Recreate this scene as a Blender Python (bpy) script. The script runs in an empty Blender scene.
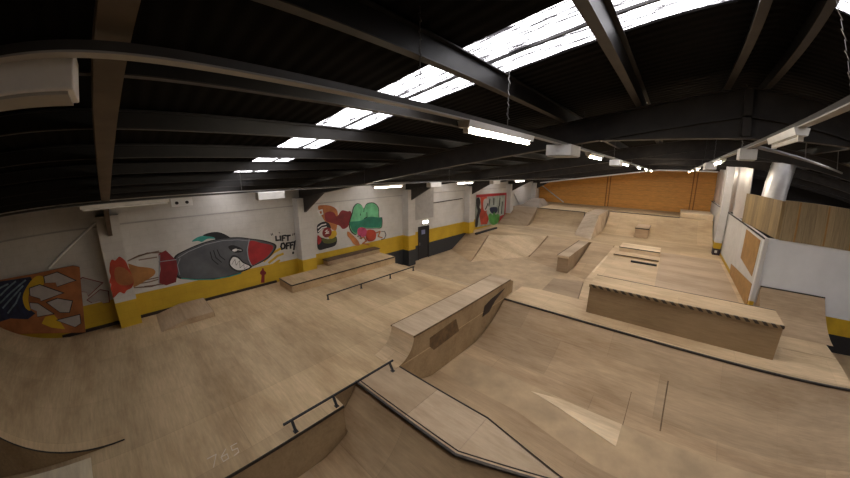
import bpy, bmesh, math, random
from math import sin, cos, pi, sqrt, radians
from mathutils import Vector

random.seed(7)
C = bpy.context.scene.collection
S = bpy.context.scene
EYE = 5.05            # height of the camera above the concrete floor; the numbers below are metres relative to the camera
ZF = -5.05            # concrete / valley floor
D = -4.15             # top of the raised plywood decks
XL = -11.4            # inner face of the left wall
XR = 2.8              # partition on the right
YB = 30.8             # back wall
ROOTS = []

# ------------------------------------------------------------------ materials
def nodes(name):
    m = bpy.data.materials.new(name); m.use_nodes = True
    n = m.node_tree.nodes; l = m.node_tree.links
    return m, n, l, n['Principled BSDF']

def ramp(n, stops):
    r = n.new('ShaderNodeValToRGB'); e = r.color_ramp.elements
    e[0].position, e[0].color = stops[0][0], (*stops[0][1], 1)
    e[1].position, e[1].color = stops[-1][0], (*stops[-1][1], 1)
    for p, c in stops[1:-1]:
        k = e.new(p); k.color = (*c, 1)
    return r

def mixc(n, l, a, b, fac, mode='MIX'):
    m = n.new('ShaderNodeMix'); m.data_type = 'RGBA'; m.blend_type = mode
    for sock, v in ((m.inputs[6], a), (m.inputs[7], b), (m.inputs[0], fac)):
        if hasattr(v, 'links'): l.new(v, sock)
        elif isinstance(v, tuple): sock.default_value = (*v, 1)
        else: sock.default_value = v
    return m.outputs[2]

def mapping(n, l, scale=(1, 1, 1), rot=(0, 0, 0), loc=(0, 0, 0)):
    t = n.new('ShaderNodeTexCoord'); m = n.new('ShaderNodeMapping')
    m.inputs['Scale'].default_value = scale; m.inputs['Rotation'].default_value = rot; m.inputs['Location'].default_value = loc
    l.new(t.outputs['Object'], m.inputs['Vector']); return m.outputs[0]

def noise(n, l, vec, scale, detail=4, rough=.6):
    t = n.new('ShaderNodeTexNoise'); l.new(vec, t.inputs['Vector'])
    t.inputs['Scale'].default_value = scale; t.inputs['Detail'].default_value = detail; t.inputs['Roughness'].default_value = rough
    return t.outputs['Fac']

def plain(name, col, rough=.7, metal=0, var=.15, scale=6):
    m, n, l, p = nodes(name)
    f = noise(n, l, mapping(n, l), scale)
    a = tuple(c * (1 - var) for c in col); b = tuple(min(1, c * (1 + var)) for c in col)
    r = ramp(n, [(.3, a), (.7, b)]); l.new(f, r.inputs[0]); l.new(r.outputs[0], p.inputs['Base Color'])
    p.inputs['Roughness'].default_value = rough; p.inputs['Metallic'].default_value = metal
    return m

def ply(name, col, rot=0, seams=True, grain=.13, rough=.62, tint=.09, loc=(0, 0, 0), bw=2.44, bh=1.22):
    """worn skate plywood: sheets of slightly different tone, stretched grain, rubbed patches, wheel marks"""
    m, n, l, p = nodes(name)
    v = mapping(n, l, rot=(0, 0, rot), loc=loc)
    k1 = tuple(c * (1 - tint) for c in col); k2 = tuple(min(1, c * (1 + tint)) for c in col)
    if seams:
        b = n.new('ShaderNodeTexBrick'); l.new(v, b.inputs['Vector'])
        b.inputs['Scale'].default_value = 1; b.inputs['Brick Width'].default_value = bw; b.inputs['Row Height'].default_value = bh
        b.inputs['Mortar Size'].default_value = .006; b.inputs['Mortar Smooth'].default_value = .3
        b.inputs['Color1'].default_value = (*k1, 1); b.inputs['Color2'].default_value = (*k2, 1)
        b.inputs['Mortar'].default_value = (*(c * .8 for c in col), 1)
        base = b.outputs['Color']
    else:
        base = col
    vg = mapping(n, l, scale=(1.2, 14, 14), rot=(0, 0, rot))
    g = noise(n, l, vg, 1.6, 6, .65)
    rg = ramp(n, [(.3, (1 - grain,) * 3), (.7, (1 + grain,) * 3)]); l.new(g, rg.inputs[0])
    c1 = mixc(n, l, base, rg.outputs[0], 1.0, 'MULTIPLY')
    w = noise(n, l, mapping(n, l, scale=(.4, 1.5, 1.2), rot=(0, 0, rot)), .7, 6, .68)
    rw = ramp(n, [(.34, (.66, .59, .52)), (.52, (1, 1, 1)), (.68, (1.25, 1.25, 1.27))]); l.new(w, rw.inputs[0])
    c2 = mixc(n, l, c1, rw.outputs[0], .8, 'MULTIPLY')
    vs = mapping(n, l, scale=(.5, 3.5, 2), rot=(0, 0, rot + .5))
    s = noise(n, l, vs, 1.3, 6, .75)
    rs = ramp(n, [(.62, (1, 1, 1)), (.75, (.66, .62, .6))]); l.new(s, rs.inputs[0])
    c3 = mixc(n, l, c2, rs.outputs[0], .6, 'MULTIPLY')
    l.new(c3, p.inputs['Base Color'])
    p.inputs['Roughness'].default_value = rough
    p.inputs['Specular IOR Level'].default_value = .3
    return m

def painted_wall(name):
    """white painted blockwork with a yellow band and a dark dado below it, by height"""
    m, n, l, p = nodes(name)
    g = n.new('ShaderNodeNewGeometry'); sx = n.new('ShaderNodeSeparateXYZ'); l.new(g.outputs['Position'], sx.inputs[0])
    def above(z):
        q = n.new('ShaderNodeMath'); q.operation = 'GREATER_THAN'; l.new(sx.outputs['Z'], q.inputs[0]); q.inputs[1].default_value = z + EYE
        return q.outputs[0]
    v = mapping(n, l)
    w = ramp(n, [(.3, (.50, .47, .42)), (.6, (.62, .59, .54))]); l.new(noise(n, l, v, .8, 6, .7), w.inputs[0])
    y = ramp(n, [(.3, (.50, .31, .012)), (.7, (.62, .40, .02))]); l.new(noise(n, l, v, 1.5, 5), y.inputs[0])
    c = mixc(n, l, (.028, .030, .033), y.outputs[0], above(-4.17))
    c = mixc(n, l, c, w.outputs[0], above(-3.38))
    # block courses, very faint under the paint
    b = n.new('ShaderNodeTexBrick'); cm = n.new('ShaderNodeCombineXYZ')
    l.new(sx.outputs['Y'], cm.inputs[0]); l.new(sx.outputs['Z'], cm.inputs[1]); l.new(cm.outputs[0], b.inputs['Vector'])
    b.inputs['Scale'].default_value = 1; b.inputs['Brick Width'].default_value = .45; b.inputs['Row Height'].default_value = .225
    b.inputs['Mortar Size'].default_value = .008
    b.inputs['Color1'].default_value = (1, 1, 1, 1); b.inputs['Color2'].default_value = (.96, .96, .96, 1); b.inputs['Mortar'].default_value = (.84, .84, .84, 1)
    c = mixc(n, l, c, b.outputs['Color'], .5, 'MULTIPLY')
    l.new(c, p.inputs['Base Color']); p.inputs['Roughness'].default_value = .6
    return m

def boards(name, col, axis='Z', width=.16, tint=.25, rough=.6, grain=.25):
    """timber cladding: boards of slightly different tone (axis X/Y: boards stand side by side along it, Z: stacked)"""
    m, n, l, p = nodes(name)
    g = n.new('ShaderNodeNewGeometry'); sx = n.new('ShaderNodeSeparateXYZ'); l.new(g.outputs['Position'], sx.inputs[0])
    q = n.new('ShaderNodeMath'); q.operation = 'DIVIDE'
    if axis == 'XY':
        a = n.new('ShaderNodeMath'); a.operation = 'ADD'; l.new(sx.outputs['X'], a.inputs[0]); l.new(sx.outputs['Y'], a.inputs[1]); l.new(a.outputs[0], q.inputs[0])
    else: l.new(sx.outputs[axis], q.inputs[0])
    q.inputs[1].default_value = width
    f = n.new('ShaderNodeMath'); f.operation = 'FLOOR'; l.new(q.outputs[0], f.inputs[0])
    fr = n.new('ShaderNodeMath'); fr.operation = 'FRACT'; l.new(q.outputs[0], fr.inputs[0])
    wn = n.new('ShaderNodeTexWhiteNoise'); wn.noise_dimensions = '1D'; l.new(f.outputs[0], wn.inputs['W'])
    r = ramp(n, [(0, tuple(c * (1 - tint) for c in col)), (1, tuple(min(1, c * (1 + tint)) for c in col))]); l.new(wn.outputs['Value'], r.inputs[0])
    sc = (1.5, 1.5, 18) if axis == 'Z' else (16, 16, 1.2)
    gr = ramp(n, [(.3, (1 - grain,) * 3), (.7, (1 + grain * .6,) * 3)]); l.new(noise(n, l, mapping(n, l, scale=sc), 1.3, 6, .7), gr.inputs[0])
    c = mixc(n, l, r.outputs[0], gr.outputs[0], 1.0, 'MULTIPLY')
    jr = ramp(n, [(.0, (.4, .36, .33)), (.05, (1, 1, 1))]); l.new(fr.outputs[0], jr.inputs[0])
    c = mixc(n, l, c, jr.outputs[0], .8, 'MULTIPLY')
    l.new(c, p.inputs['Base Color']); p.inputs['Roughness'].default_value = rough
    return m

def skylight_mat(name, power):
    """dirty translucent roof sheet lit by the sky outside, with dark flecks of moss and dirt"""
    m = bpy.data.materials.new(name); m.use_nodes = True; n = m.node_tree.nodes; l = m.node_tree.links; n.clear()
    o = n.new('ShaderNodeOutputMaterial'); e = n.new('ShaderNodeEmission'); l.new(e.outputs[0], o.inputs[0])
    v = mapping(n, l, scale=(1.8, 20, 1))
    r = ramp(n, [(.47, (.012, .011, .012)), (.545, (.9, .88, .92))]); l.new(noise(n, l, v, 1.6, 6, .75), r.inputs[0])
    l.new(r.outputs[0], e.inputs[0]); e.inputs[1].default_value = power
    return m

def emit(name, col, s):
    m = bpy.data.materials.new(name); m.use_nodes = True; n = m.node_tree.nodes; l = m.node_tree.links; n.clear()
    o = n.new('ShaderNodeOutputMaterial'); e = n.new('ShaderNodeEmission'); l.new(e.outputs[0], o.inputs[0])
    e.inputs[0].default_value = (*col, 1); e.inputs[1].default_value = s
    return m

def stripes(name):
    m, n, l, p = nodes(name)
    g = n.new('ShaderNodeNewGeometry'); sx = n.new('ShaderNodeSeparateXYZ'); l.new(g.outputs['Position'], sx.inputs[0])
    a = n.new('ShaderNodeMath'); a.operation = 'ADD'; l.new(sx.outputs['X'], a.inputs[0]); l.new(sx.outputs['Z'], a.inputs[1])
    q = n.new('ShaderNodeMath'); q.operation = 'DIVIDE'; l.new(a.outputs[0], q.inputs[0]); q.inputs[1].default_value = .2
    f = n.new('ShaderNodeMath'); f.operation = 'FRACT'; l.new(q.outputs[0], f.inputs[0])
    h = n.new('ShaderNodeMath'); h.operation = 'GREATER_THAN'; l.new(f.outputs[0], h.inputs[0]); h.inputs[1].default_value = .5
    l.new(mixc(n, l, (.05, .035, .022), (.30, .21, .11), h.outputs[0]), p.inputs['Base Color']); p.inputs['Roughness'].default_value = .6
    return m

def corrugated(name):
    m, n, l, p = nodes(name)
    w = n.new('ShaderNodeTexWave'); w.bands_direction = 'Y'; w.inputs['Scale'].default_value = 2.1
    l.new(mapping(n, l), w.inputs['Vector'])
    b = n.new('ShaderNodeBump'); b.inputs['Strength'].default_value = .3; b.inputs['Distance'].default_value = .05
    l.new(w.outputs['Fac'], b.inputs['Height']); l.new(b.outputs[0], p.inputs['Normal'])
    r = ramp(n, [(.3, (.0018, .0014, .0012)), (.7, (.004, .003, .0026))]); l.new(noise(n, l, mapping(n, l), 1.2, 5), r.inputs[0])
    l.new(r.outputs[0], p.inputs['Base Color']); p.inputs['Roughness'].default_value = .9; p.inputs['Specular IOR Level'].default_value = .12
    return m

TAN = (.53, .38, .215)
M = dict(
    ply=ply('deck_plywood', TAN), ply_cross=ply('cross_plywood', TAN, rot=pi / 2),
    ply_pale=ply('pale_plywood', (.60, .44, .265), rot=0, tint=.07),
    ply_warm=ply('warm_plywood', (.47, .33, .19), rot=0),
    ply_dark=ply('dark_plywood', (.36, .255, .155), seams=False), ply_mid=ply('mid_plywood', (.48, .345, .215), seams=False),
    ply_trough=ply('trough_plywood', (.45, .315, .185), tint=.13), ply_white=ply('very_pale_sheet', (.88, .75, .53), seams=False, grain=.05), ply_brown=ply('brown_side_plywood', (.28, .185, .095), seams=False), ply_grey=ply('grey_plywood', (.27, .215, .16), seams=False),
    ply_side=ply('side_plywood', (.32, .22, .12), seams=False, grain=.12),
    ply_panel=ply('smooth_plywood', (.47, .345, .225), seams=False, grain=.06),
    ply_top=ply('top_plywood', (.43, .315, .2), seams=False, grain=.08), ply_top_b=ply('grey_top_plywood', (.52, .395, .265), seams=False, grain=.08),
    ply_light=ply('fresh_plywood', (.74, .58, .38), seams=False, grain=.1),
    concrete=plain('trough_concrete', (.47, .335, .195), .7, 0, .2, 1.5),
    wall=painted_wall('painted_blockwork'), white=plain('white_paint', (.60, .58, .55), .6, 0, .08, 2),
    white_board=plain('white_board_paint', (.76, .76, .76), .6, 0, .06, 1),
    back=boards('orange_timber', (.78, .36, .075), 'Z', .42, .06, .5, .3), back_strip=plain('dark_timber_strip', (.30, .11, .02)),
    cabin=boards('cabin_boards', (.34, .25, .135), 'XY', .30, .15, .6, .3), bench=plain('dark_bench_top', (.085, .05, .032), .6, 0, .25, 4), cabin_side=boards('dark_cabin_boards', (.30, .20, .085), 'XY', .33, .3, .6, .45), panel_brown=plain('brown_board', (.36, .19, .055), .6, 0, .2, 3),
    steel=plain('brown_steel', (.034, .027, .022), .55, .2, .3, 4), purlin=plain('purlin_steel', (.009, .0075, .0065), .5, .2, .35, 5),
    flange=plain('lit_flange_steel', (.045, .038, .033), .5, .2, .35, 5),  # paler than the web: light on the lower edges put into the colour
    rust=plain('rusty_painted_steel', (.10, .075, .052), .6, .1, .3, 3),
    coping=plain('worn_coping_steel', (.05, .042, .036), .4, .7, .3, 12), black=plain('black_rail_paint', (.012, .011, .012), .45, .2),
    roof=corrugated('black_roof_sheet'), dark=plain('dark_paint', (.018, .016, .016), .8),
    dadoline=plain('dark_skirting', (.03, .016, .010), .7), grey=plain('grey_enamel', (.38, .36, .33), .45, 0, .1, 5),
    trunk=plain('grey_trunking', (.06, .055, .05), .4, .4, .1, 8), lightgrey=plain('pale_enamel', (.82, .80, .76), .45, 0, .08, 5),
    foil=plain('silver_foil', (.74, .71, .69), .36, .5, .1, 1.5),
    duct=plain('silver_duct', (.62, .60, .58), .38, .75, .12, 2), chain=plain('zinc_chain', (.22, .21, .2), .4, .8),
    tube=emit('fluorescent_tube', (1, .88, .70), 15.0), tube_soft=emit('soft_fluorescent_tube', (1, .9, .75), 6.0), tube_off=plain('dim_tube', (.9, .9, .88), .3),
    glow=emit('lit_emergency_lamp', (1, .98, .9), 3.0), sky=skylight_mat('dirty_rooflight_sheet', 1.35),
    hazard=stripes('hazard_tape'),
    p_grey=plain('mural_grey', (.085, .090, .098), .6, 0, .35, 1.2), p_light=plain('mural_light_grey', (.30, .31, .33), .6),
    p_black=plain('mural_black', (.010, .010, .012), .6), p_red=plain('mural_red', (.36, .018, .022), .6, 0, .3, 2),
    p_dred=plain('mural_dark_red', (.20, .016, .018), .6, 0, .35, 2), p_cloud=plain('mural_orange_red', (.40, .045, .018), .6, 0, .4, 1.6),
    p_orange=plain('mural_orange', (.42, .14, .04), .6, 0, .3, 2.5), p_gold=plain('mural_gold_brown', (.34, .15, .04), .6, 0, .35, 2),
    p_white=plain('mural_white', (.72, .71, .69), .6, 0, .06), p_teal=plain('mural_teal', (.03, .27, .22), .6, 0, .3),
    p_green=plain('mural_green', (.13, .42, .20), .6, 0, .3, 2.2), p_dgreen=plain('mural_deep_green', (.015, .17, .10), .6, 0, .3, 2),
    p_olive=plain('mural_olive', (.09, .10, .02), .6), p_yellow=plain('mural_yellow', (.58, .36, .015), .6, 0, .15, 2),
    p_smoke=plain('mural_smoke_brown', (.20, .13, .09), .6, 0, .3), p_pink=plain('mural_pink', (.45, .05, .12), .6, 0, .3),
    p_navy=plain('mural_navy', (.012, .018, .05), .6, 0, .5), p_blue=plain('mural_grey_blue', (.16, .22, .26), .6, 0, .4),
    p_arrow=plain('mural_arrow_grey', (.40, .36, .33), .6, 0, .12, 4), p_rust=plain('mural_rust', (.34, .12, .035), .6, 0, .3, 2),
    p_sage=plain('mural_sage', (.30, .33, .28), .6, 0, .25, 2), p_leaf=plain('mural_leaf_green', (.07, .26, .05), .6, 0, .35, 3),
    scuff=plain('scuffed_brown_wood', (.13, .075, .03), .7, 0, .4, 5), chalk=plain('chalk', (.62, .52, .40), .8), paper=plain('notice_paper', (.22, .24, .42), .6), sign=plain('dark_sign', (.03, .02, .03), .6),
)

# ------------------------------------------------------------------ mesh builder
class MB:
    def __init__(s): s.v = []; s.f = []
    def add(s, vs, fs):
        o = len(s.v); s.v += [tuple(p) for p in vs]; s.f += [tuple(i + o for i in f) for f in fs]; return s
    def box(s, x0, x1, y0, y1, z0, z1):
        return s.add([(x0, y0, z0), (x1, y0, z0), (x1, y1, z0), (x0, y1, z0), (x0, y0, z1), (x1, y0, z1), (x1, y1, z1), (x0, y1, z1)],
                     [(0, 3, 2, 1), (4, 5, 6, 7), (0, 1, 5, 4), (1, 2, 6, 5), (2, 3, 7, 6), (3, 0, 4, 7)])
    def prism(s, poly, lo, hi, axis):
        """extrude a polygon along an axis: X polygons are (y,z), Y polygons (x,z), Z polygons (x,y)"""
        mk = {'X': lambda a, b, t: (t, a, b), 'Y': lambda a, b, t: (a, t, b), 'Z': lambda a, b, t: (a, b, t)}[axis]
        n = len(poly)
        return s.add([mk(a, b, lo) for a, b in poly] + [mk(a, b, hi) for a, b in poly],
                     [tuple(range(n))[::-1], tuple(range(n, 2 * n))] + [(i, (i + 1) % n, n + (i + 1) % n, n + i) for i in range(n)])
    def tube(s, pts, r, n=10):
        pts = [Vector(p) for p in pts]; rings = []
        for i, p in enumerate(pts):
            d = (pts[min(i + 1, len(pts) - 1)] - pts[max(i - 1, 0)]).normalized()
            u = d.cross(Vector((0, 0, 1)) if abs(d.z) < .9 else Vector((1, 0, 0))).normalized(); w = d.cross(u)
            rr = r[i] if isinstance(r, (list, tuple)) else r
            rings.append([p + u * (rr * cos(2 * pi * k / n)) + w * (rr * sin(2 * pi * k / n)) for k in range(n)])
        vs = [q for R in rings for q in R]; m = len(rings)
        fs = [(a * n + k, a * n + (k + 1) % n, (a + 1) * n + (k + 1) % n, (a + 1) * n + k) for a in range(m - 1) for k in range(n)]
        return s.add(vs, fs + [tuple(range(n))[::-1], tuple(range((m - 1) * n, m * n))])
    def loft(s, loops):
        """solid through a row of loops with the same number of points"""
        n = len(loops[0]); m = len(loops); vs = [p for L in loops for p in L]
        fs = [(a * n + k, a * n + (k + 1) % n, (a + 1) * n + (k + 1) % n, (a + 1) * n + k) for a in range(m - 1) for k in range(n)]
        return s.add(vs, fs + [tuple(range(n))[::-1], tuple(range((m - 1) * n, m * n))])

def build(mb, name, mat, root=None, loc=None, bevel=0, smooth=False):
    if root is not None:
        r = root
        while r.parent: r = r.parent
        o0 = r.get('_o')
    else: o0 = loc or (0, 0, 0)
    me = bpy.data.meshes.new(name)
    me.from_pydata([(x - o0[0], y - o0[1], z - o0[2]) for x, y, z in mb.v], [], mb.f)
    bm = bmesh.new(); bm.from_mesh(me); bmesh.ops.recalc_face_normals(bm, faces=bm.faces); bm.to_mesh(me); bm.free()
    me.materials.append(M[mat] if isinstance(mat, str) else mat)
    o = bpy.data.objects.new(name, me); C.objects.link(o)
    if bevel:
        b = o.modifiers.new('bevel', 'BEVEL'); b.width = bevel; b.segments = 2; b.limit_method = 'ANGLE'
    if smooth:
        for p in me.polygons: p.use_smooth = True
        try: me.set_sharp_from_angle(angle=radians(35))
        except Exception: pass
    if root is not None: o.parent = root
    else: o.location = o0; ROOTS.append(o)
    return o

def tag(o, label, cat, group=None):
    o['label'] = label; o['category'] = cat
    if group: o['group'] = group
    return o

def thing(name, label, cat, loc, group=None):
    o = bpy.data.objects.new(name, None); C.objects.link(o); o.location = loc; o['_o'] = tuple(loc); o.empty_display_size = .2
    ROOTS.append(o); return tag(o, label, cat, group)

def struct(mb, name, mat, root=None, **k):
    o = build(mb, name, mat, root, **k)
    if root is None: o['kind'] = 'structure'
    return o

def arc(y0, z0, y1, z1, R, n=14):
    """concave ramp profile from its foot (y0,z0), tangent to the floor, up to the lip (y1,z1)"""
    s = 1 if y1 > y0 else -1; h = z1 - z0
    R = max(R, h * 1.001); a1 = math.acos(max(-1, 1 - h / R)); run = R * sin(a1); pts = []
    flat = abs(y1 - y0) - run
    if flat > .02: y0 = y0 + s * flat; flat = 0
    elif flat < 0: R = (h * h + (y1 - y0) ** 2) / (2 * h); a1 = math.atan2(abs(y1 - y0), R - h); flat = 0
    for k in range(n + 1):
        a = a1 * k / n; pts.append((y0 + s * (max(flat, 0) + R * sin(a)), z0 + R * (1 - cos(a))))
    return pts

# ------------------------------------------------------------------ room shell
RIDGE = .75
def roof_z(x): return 1.36 - .145 * abs(x - RIDGE)
XE = 12.9

struct(MB().box(-11.7, XE, -9, YB + .3, ZF - .2, ZF), 'floor', 'concrete')
struct(MB().box(XL - .3, XL, -9, 12.28, ZF, -.2).box(XL - .3, XL, 13.22, YB + .3, ZF, -.2).box(XL - .3, XL, 12.28, 13.22, -3.12, -.2), 'wall_left', 'wall')
struct(MB().box(XL, XE, -9.3, -9, ZF, 1.5), 'wall_front', 'dark')
struct(MB().box(XE, XE + .3, -9.3, YB + .3, ZF, 1.5), 'wall_right', 'dark')
bw = struct(MB().box(XL, XR + .1, YB, YB + .3, ZF, 1.5), 'wall_back', 'back')
struct(MB().box(XR + .1, XE, YB, YB + .3, ZF, 1.5), 'wall_back_right', 'dark')
for x in (-5.05, -4.8, 1.35, 1.6): build(MB().box(x, x + .07, YB - .035, YB, -3, 1.0), 'cover_strip', 'back_strip', None).parent = bw
for o in list(ROOTS):
    if o.parent: ROOTS.remove(o)

# roof: two slopes of black sheet with a strip of rooflights across each bay
STRIPS = [(2.20, 3.02), (8.1, 8.95), (14.0, 14.85), (19.8, 20.65), (25.6, 26.45)]
edges = [-9.3] + [e for a, b in STRIPS for e in (a, b)] + [YB + .3]
mb = MB()
for sgn, xa, xb in ((-1, -11.7, RIDGE), (1, RIDGE, XE + .3)):
    for i in range(0, len(edges), 2):
        y0, y1 = edges[i], edges[i + 1]
        mb.prism([(xa, roof_z(xa)), (xb, roof_z(xb)), (xb, roof_z(xb) + .06), (xa, roof_z(xa) + .06)], y0, y1, 'Y')
    for y0, y1 in STRIPS:    # blind sheet at eaves and ridge
        for u, w in (((-11.7, -11.25), (.35, RIDGE)) if sgn < 0 else ((RIDGE, 1.15), (12.3, XE + .3))):
            mb.prism([(u, roof_z(u)), (w, roof_z(w)), (w, roof_z(w) + .06), (u, roof_z(u) + .06)], y0, y1, 'Y')
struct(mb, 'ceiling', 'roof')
n = 1
for y0, y1 in STRIPS:
    for xa, xb in ((-11.25, .35), (1.15, 12.3)):
        w = struct(MB().prism([(xa, roof_z(xa) + .02), (xb, roof_z(xb) + .02), (xb, roof_z(xb) + .035), (xa, roof_z(xa) + .035)], y0, y1, 'Y'), 'window_%d' % n, 'sky')
        ym = y0 + (y1 - y0) * .56
        g = build(MB().prism([(xa, roof_z(xa) - .005), (xb, roof_z(xb) - .005), (xb, roof_z(xb) + .02), (xa, roof_z(xa) + .02)], ym - .014, ym + .014, 'Y'), 'glazing_bar', 'dark', None)
        ROOTS.remove(g); g.parent = w; n += 1

# trims on the walls
struct(MB().box(XL, XL + .02, -9, YB, -1.27, -1.235), 'trim_1', 'grey')
struct(MB().box(XL, XL + .05, -2.2, 4.1, D + .004, D + .09), 'baseboard_left', 'dadoline')
# portal frames: column on the left wall, haunch, two rafters, apex haunch
PORTALS = [-.46, 5.36, 11.33, 17.15, 23.35, 28.9]
PL = ['steel portal frame nearest the camera, crossing overhead at the left of the photo',
      'steel portal frame between the two big murals, second from the camera',
      'steel portal frame just left of the dark exit door',
      'steel portal frame just left of the red framed graffiti board',
      'steel portal frame at the left end of the curved bank near the back wall',
      'steel portal frame closest to the orange back wall']
for i, y in enumerate(PORTALS):
    t = thing('portal_frame', PL[i], 'roof frame', (XL, y, ZF), 'steel portal frames across the hall')
    yr = y; hc = .26 if i in (0, 2) else .3
    hw = .09
    build(MB().box(XL + .001, XL + .45, y - hc, y + hc, (ZF if i == 2 else D) + .001, -.95), 'column', 'wall', t)
    if i == 0: t.rotation_euler.z = radians(2.72)
    def raf(x): return roof_z(x) - .19
    mat = 'rust' if i == 0 else 'steel'
    web = MB(); fl = MB()
    dep = .36
    if i == 0: hw = .058
    for xa, xb in ((XL + .02, RIDGE), (RIDGE, XE - .02)):
        web.prism([(xa, raf(xa) - dep), (xb, raf(xb) - dep), (xb, raf(xb)), (xa, raf(xa))], yr - .012, yr + .012, 'Y')
        for dz in (0, -dep):
            fl.prism([(xa, raf(xa) + dz - .02), (xb, raf(xb) + dz - .02), (xb, raf(xb) + dz), (xa, raf(xa) + dz)], yr - hw, yr + hw, 'Y')
    build(web, 'rafter', mat, t); build(fl, 'rafter_flange', mat, t)
    zb = raf(RIDGE) - dep - .26; zz = lambda x: raf(x) - dep - .02
    xw = (.26) / .145
    build(MB().prism([(RIDGE - xw, zz(RIDGE - xw)), (RIDGE + xw, zz(RIDGE + xw)), (RIDGE, zz(RIDGE))], yr - .012, yr + .012, 'Y').box(RIDGE - xw, RIDGE + xw, yr - hw, yr + hw, zb - .03, zb - .01)
          .box(RIDGE - .05, RIDGE + .05, yr - hw, yr + hw, zb, raf(RIDGE) - .03), 'apex_haunch', mat, t)
    xh = XL + .03
    build(MB().prism([(xh, zz(xh) - .75), (xh + 1.9, zz(xh + 1.9)), (xh, zz(xh))], yr - .05, yr + .05, 'Y'), 'eaves_haunch', mat, t)

mb = MB(); tb = lambda x: roof_z(x) - .19 - .36 - .03
kx = RIDGE - .26 / .145
for xa, xb in ((-10.6, kx), (kx, XR - .1)):
    za, zb_ = tb(xa), (tb(xb) if xb <= kx else tb(kx))
    mb.prism([(xa, za - .1), (xb, zb_ - .1), (xb, zb_ - .002), (xa, za - .002)], 28.72, 28.78, 'Y')
tag(build(mb, 'cable_tray', 'lightgrey', None, (-4, 28.75, 0)), 'thin white cable tray line along the top of the orange back wall', 'cable tray')

# purlins along the hall, on the rafters
PX = [(.52, 'ridge purlin on the left side of the apex'), (-.5, 'roof purlin next below the ridge on the left slope'), (-1.55, 'purlin crossing the rooflight left of the ridge, third down'),
      (-2.68, 'roof purlin fourth down from the ridge on the left slope'), (-3.98, 'roof purlin fifth down from the ridge on the left slope'), (-5.4, 'roof purlin sixth down from the ridge on the left slope'),
      (-6.75, 'roof purlin fourth up from the left eaves'), (-8.15, 'roof purlin third up from the left eaves'), (-9.55, 'roof purlin second up from the left eaves'), (-10.9, 'roof purlin lowest on the left slope above the white wall'),
      (.98, 'ridge purlin on the right side of the apex'), (2.1, 'roof purlin next below the ridge on the right slope'), (3.3, 'roof purlin third down from the ridge on the right slope'),
      (4.7, 'roof purlin fourth down from the ridge on the right slope'), (6.1, 'roof purlin fifth down on the dark right slope'), (7.5, 'roof purlin sixth down on the dark right slope')]
for x, lab in PX:
    z = roof_z(x); s = 1 if x < RIDGE else -1
    mb = MB().box(x - .012, x + .012, -8.9, YB - .13, z - .185, z - .004)
    mb.box(x - .012, x + .055, -8.9, YB - .13, z - .03, z - .018)
    t = thing('roof_purlin', 'dark steel ' + lab, 'roof beam', (x, 0, z - .19), 'roof purlins')
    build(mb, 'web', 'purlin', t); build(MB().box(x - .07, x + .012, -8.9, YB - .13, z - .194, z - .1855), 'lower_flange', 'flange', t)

# ------------------------------------------------------------------ timber decks and ramps
# left street deck (raised), stepped along the trough
t = thing('street_deck', 'broad raised plywood deck filling the left of the hall below the rocket mural', 'skate deck', (-8, 2, ZF))
poly = [(XL + .01, -8.9), (-4.05, -8.9), (-4.05, 2.32), (-4.45, 2.34), (-4.45, 3.84), (-4.14, 3.86), (-4.14, 8.85), (XL + .01, 8.85)]
build(MB().prism(poly, D - .03, D, 'Z'), 'deck_surface', 'ply_cross', t)
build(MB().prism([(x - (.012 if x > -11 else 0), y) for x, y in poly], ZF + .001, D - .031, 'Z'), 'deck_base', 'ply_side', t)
build(MB().box(-4.062, -4.046, -8.9, 2.32, D - .05, D + .004), 'edge_strip', 'coping', t)
# chalk tag on the deck
def strokes(lines, w, fx, lo, hi, axis='Z'):
    mb = MB()
    for ln in lines:
        for (a, b), (c, d) in zip(ln, ln[1:]):
            L = math.hypot(c - a, d - b) or 1e-6; ux, uy = (c - a) / L, (d - b) / L; e = w * .35
            q = [(a - ux * e - uy * w / 2, b - uy * e + ux * w / 2), (c + ux * e - uy * w / 2, d + uy * e + ux * w / 2), (c + ux * e + uy * w / 2, d + uy * e - ux * w / 2), (a - ux * e + uy * w / 2, b - uy * e - ux * w / 2)]
            mb.prism([fx(p) for p in q], lo, hi, axis)
    return mb
def fl(p):   # letters run along +y, tops toward -x
    return (-4.36 - .22 * p[1], .16 + .13 * p[0] + .02 * p[1])
num = [[(0, 1), (1, 1), (.4, 0)], [(2.1, 1), (1.4, .5), (1.5, 0), (2.1, .05), (2.1, .5), (1.5, .5)], [(3.4, 1), (2.7, 1), (2.7, .55), (3.3, .5), (3.3, .1), (2.7, 0)]]
build(strokes(num, .09, fl, D + .0005, D + .002), 'chalk_tag', 'chalk', t)

tag(build(MB().prism([(8.86, ZF), (8.86, D), (11.0, ZF + .015), (11.0, ZF + .001)], XL + .01, -4.9, 'X'), 'bank_ramp', 'ply', None, (-8, 9.9, ZF)),
    'plywood bank sloping from the street deck down to the floor by the exit door', 'ramp')

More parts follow.
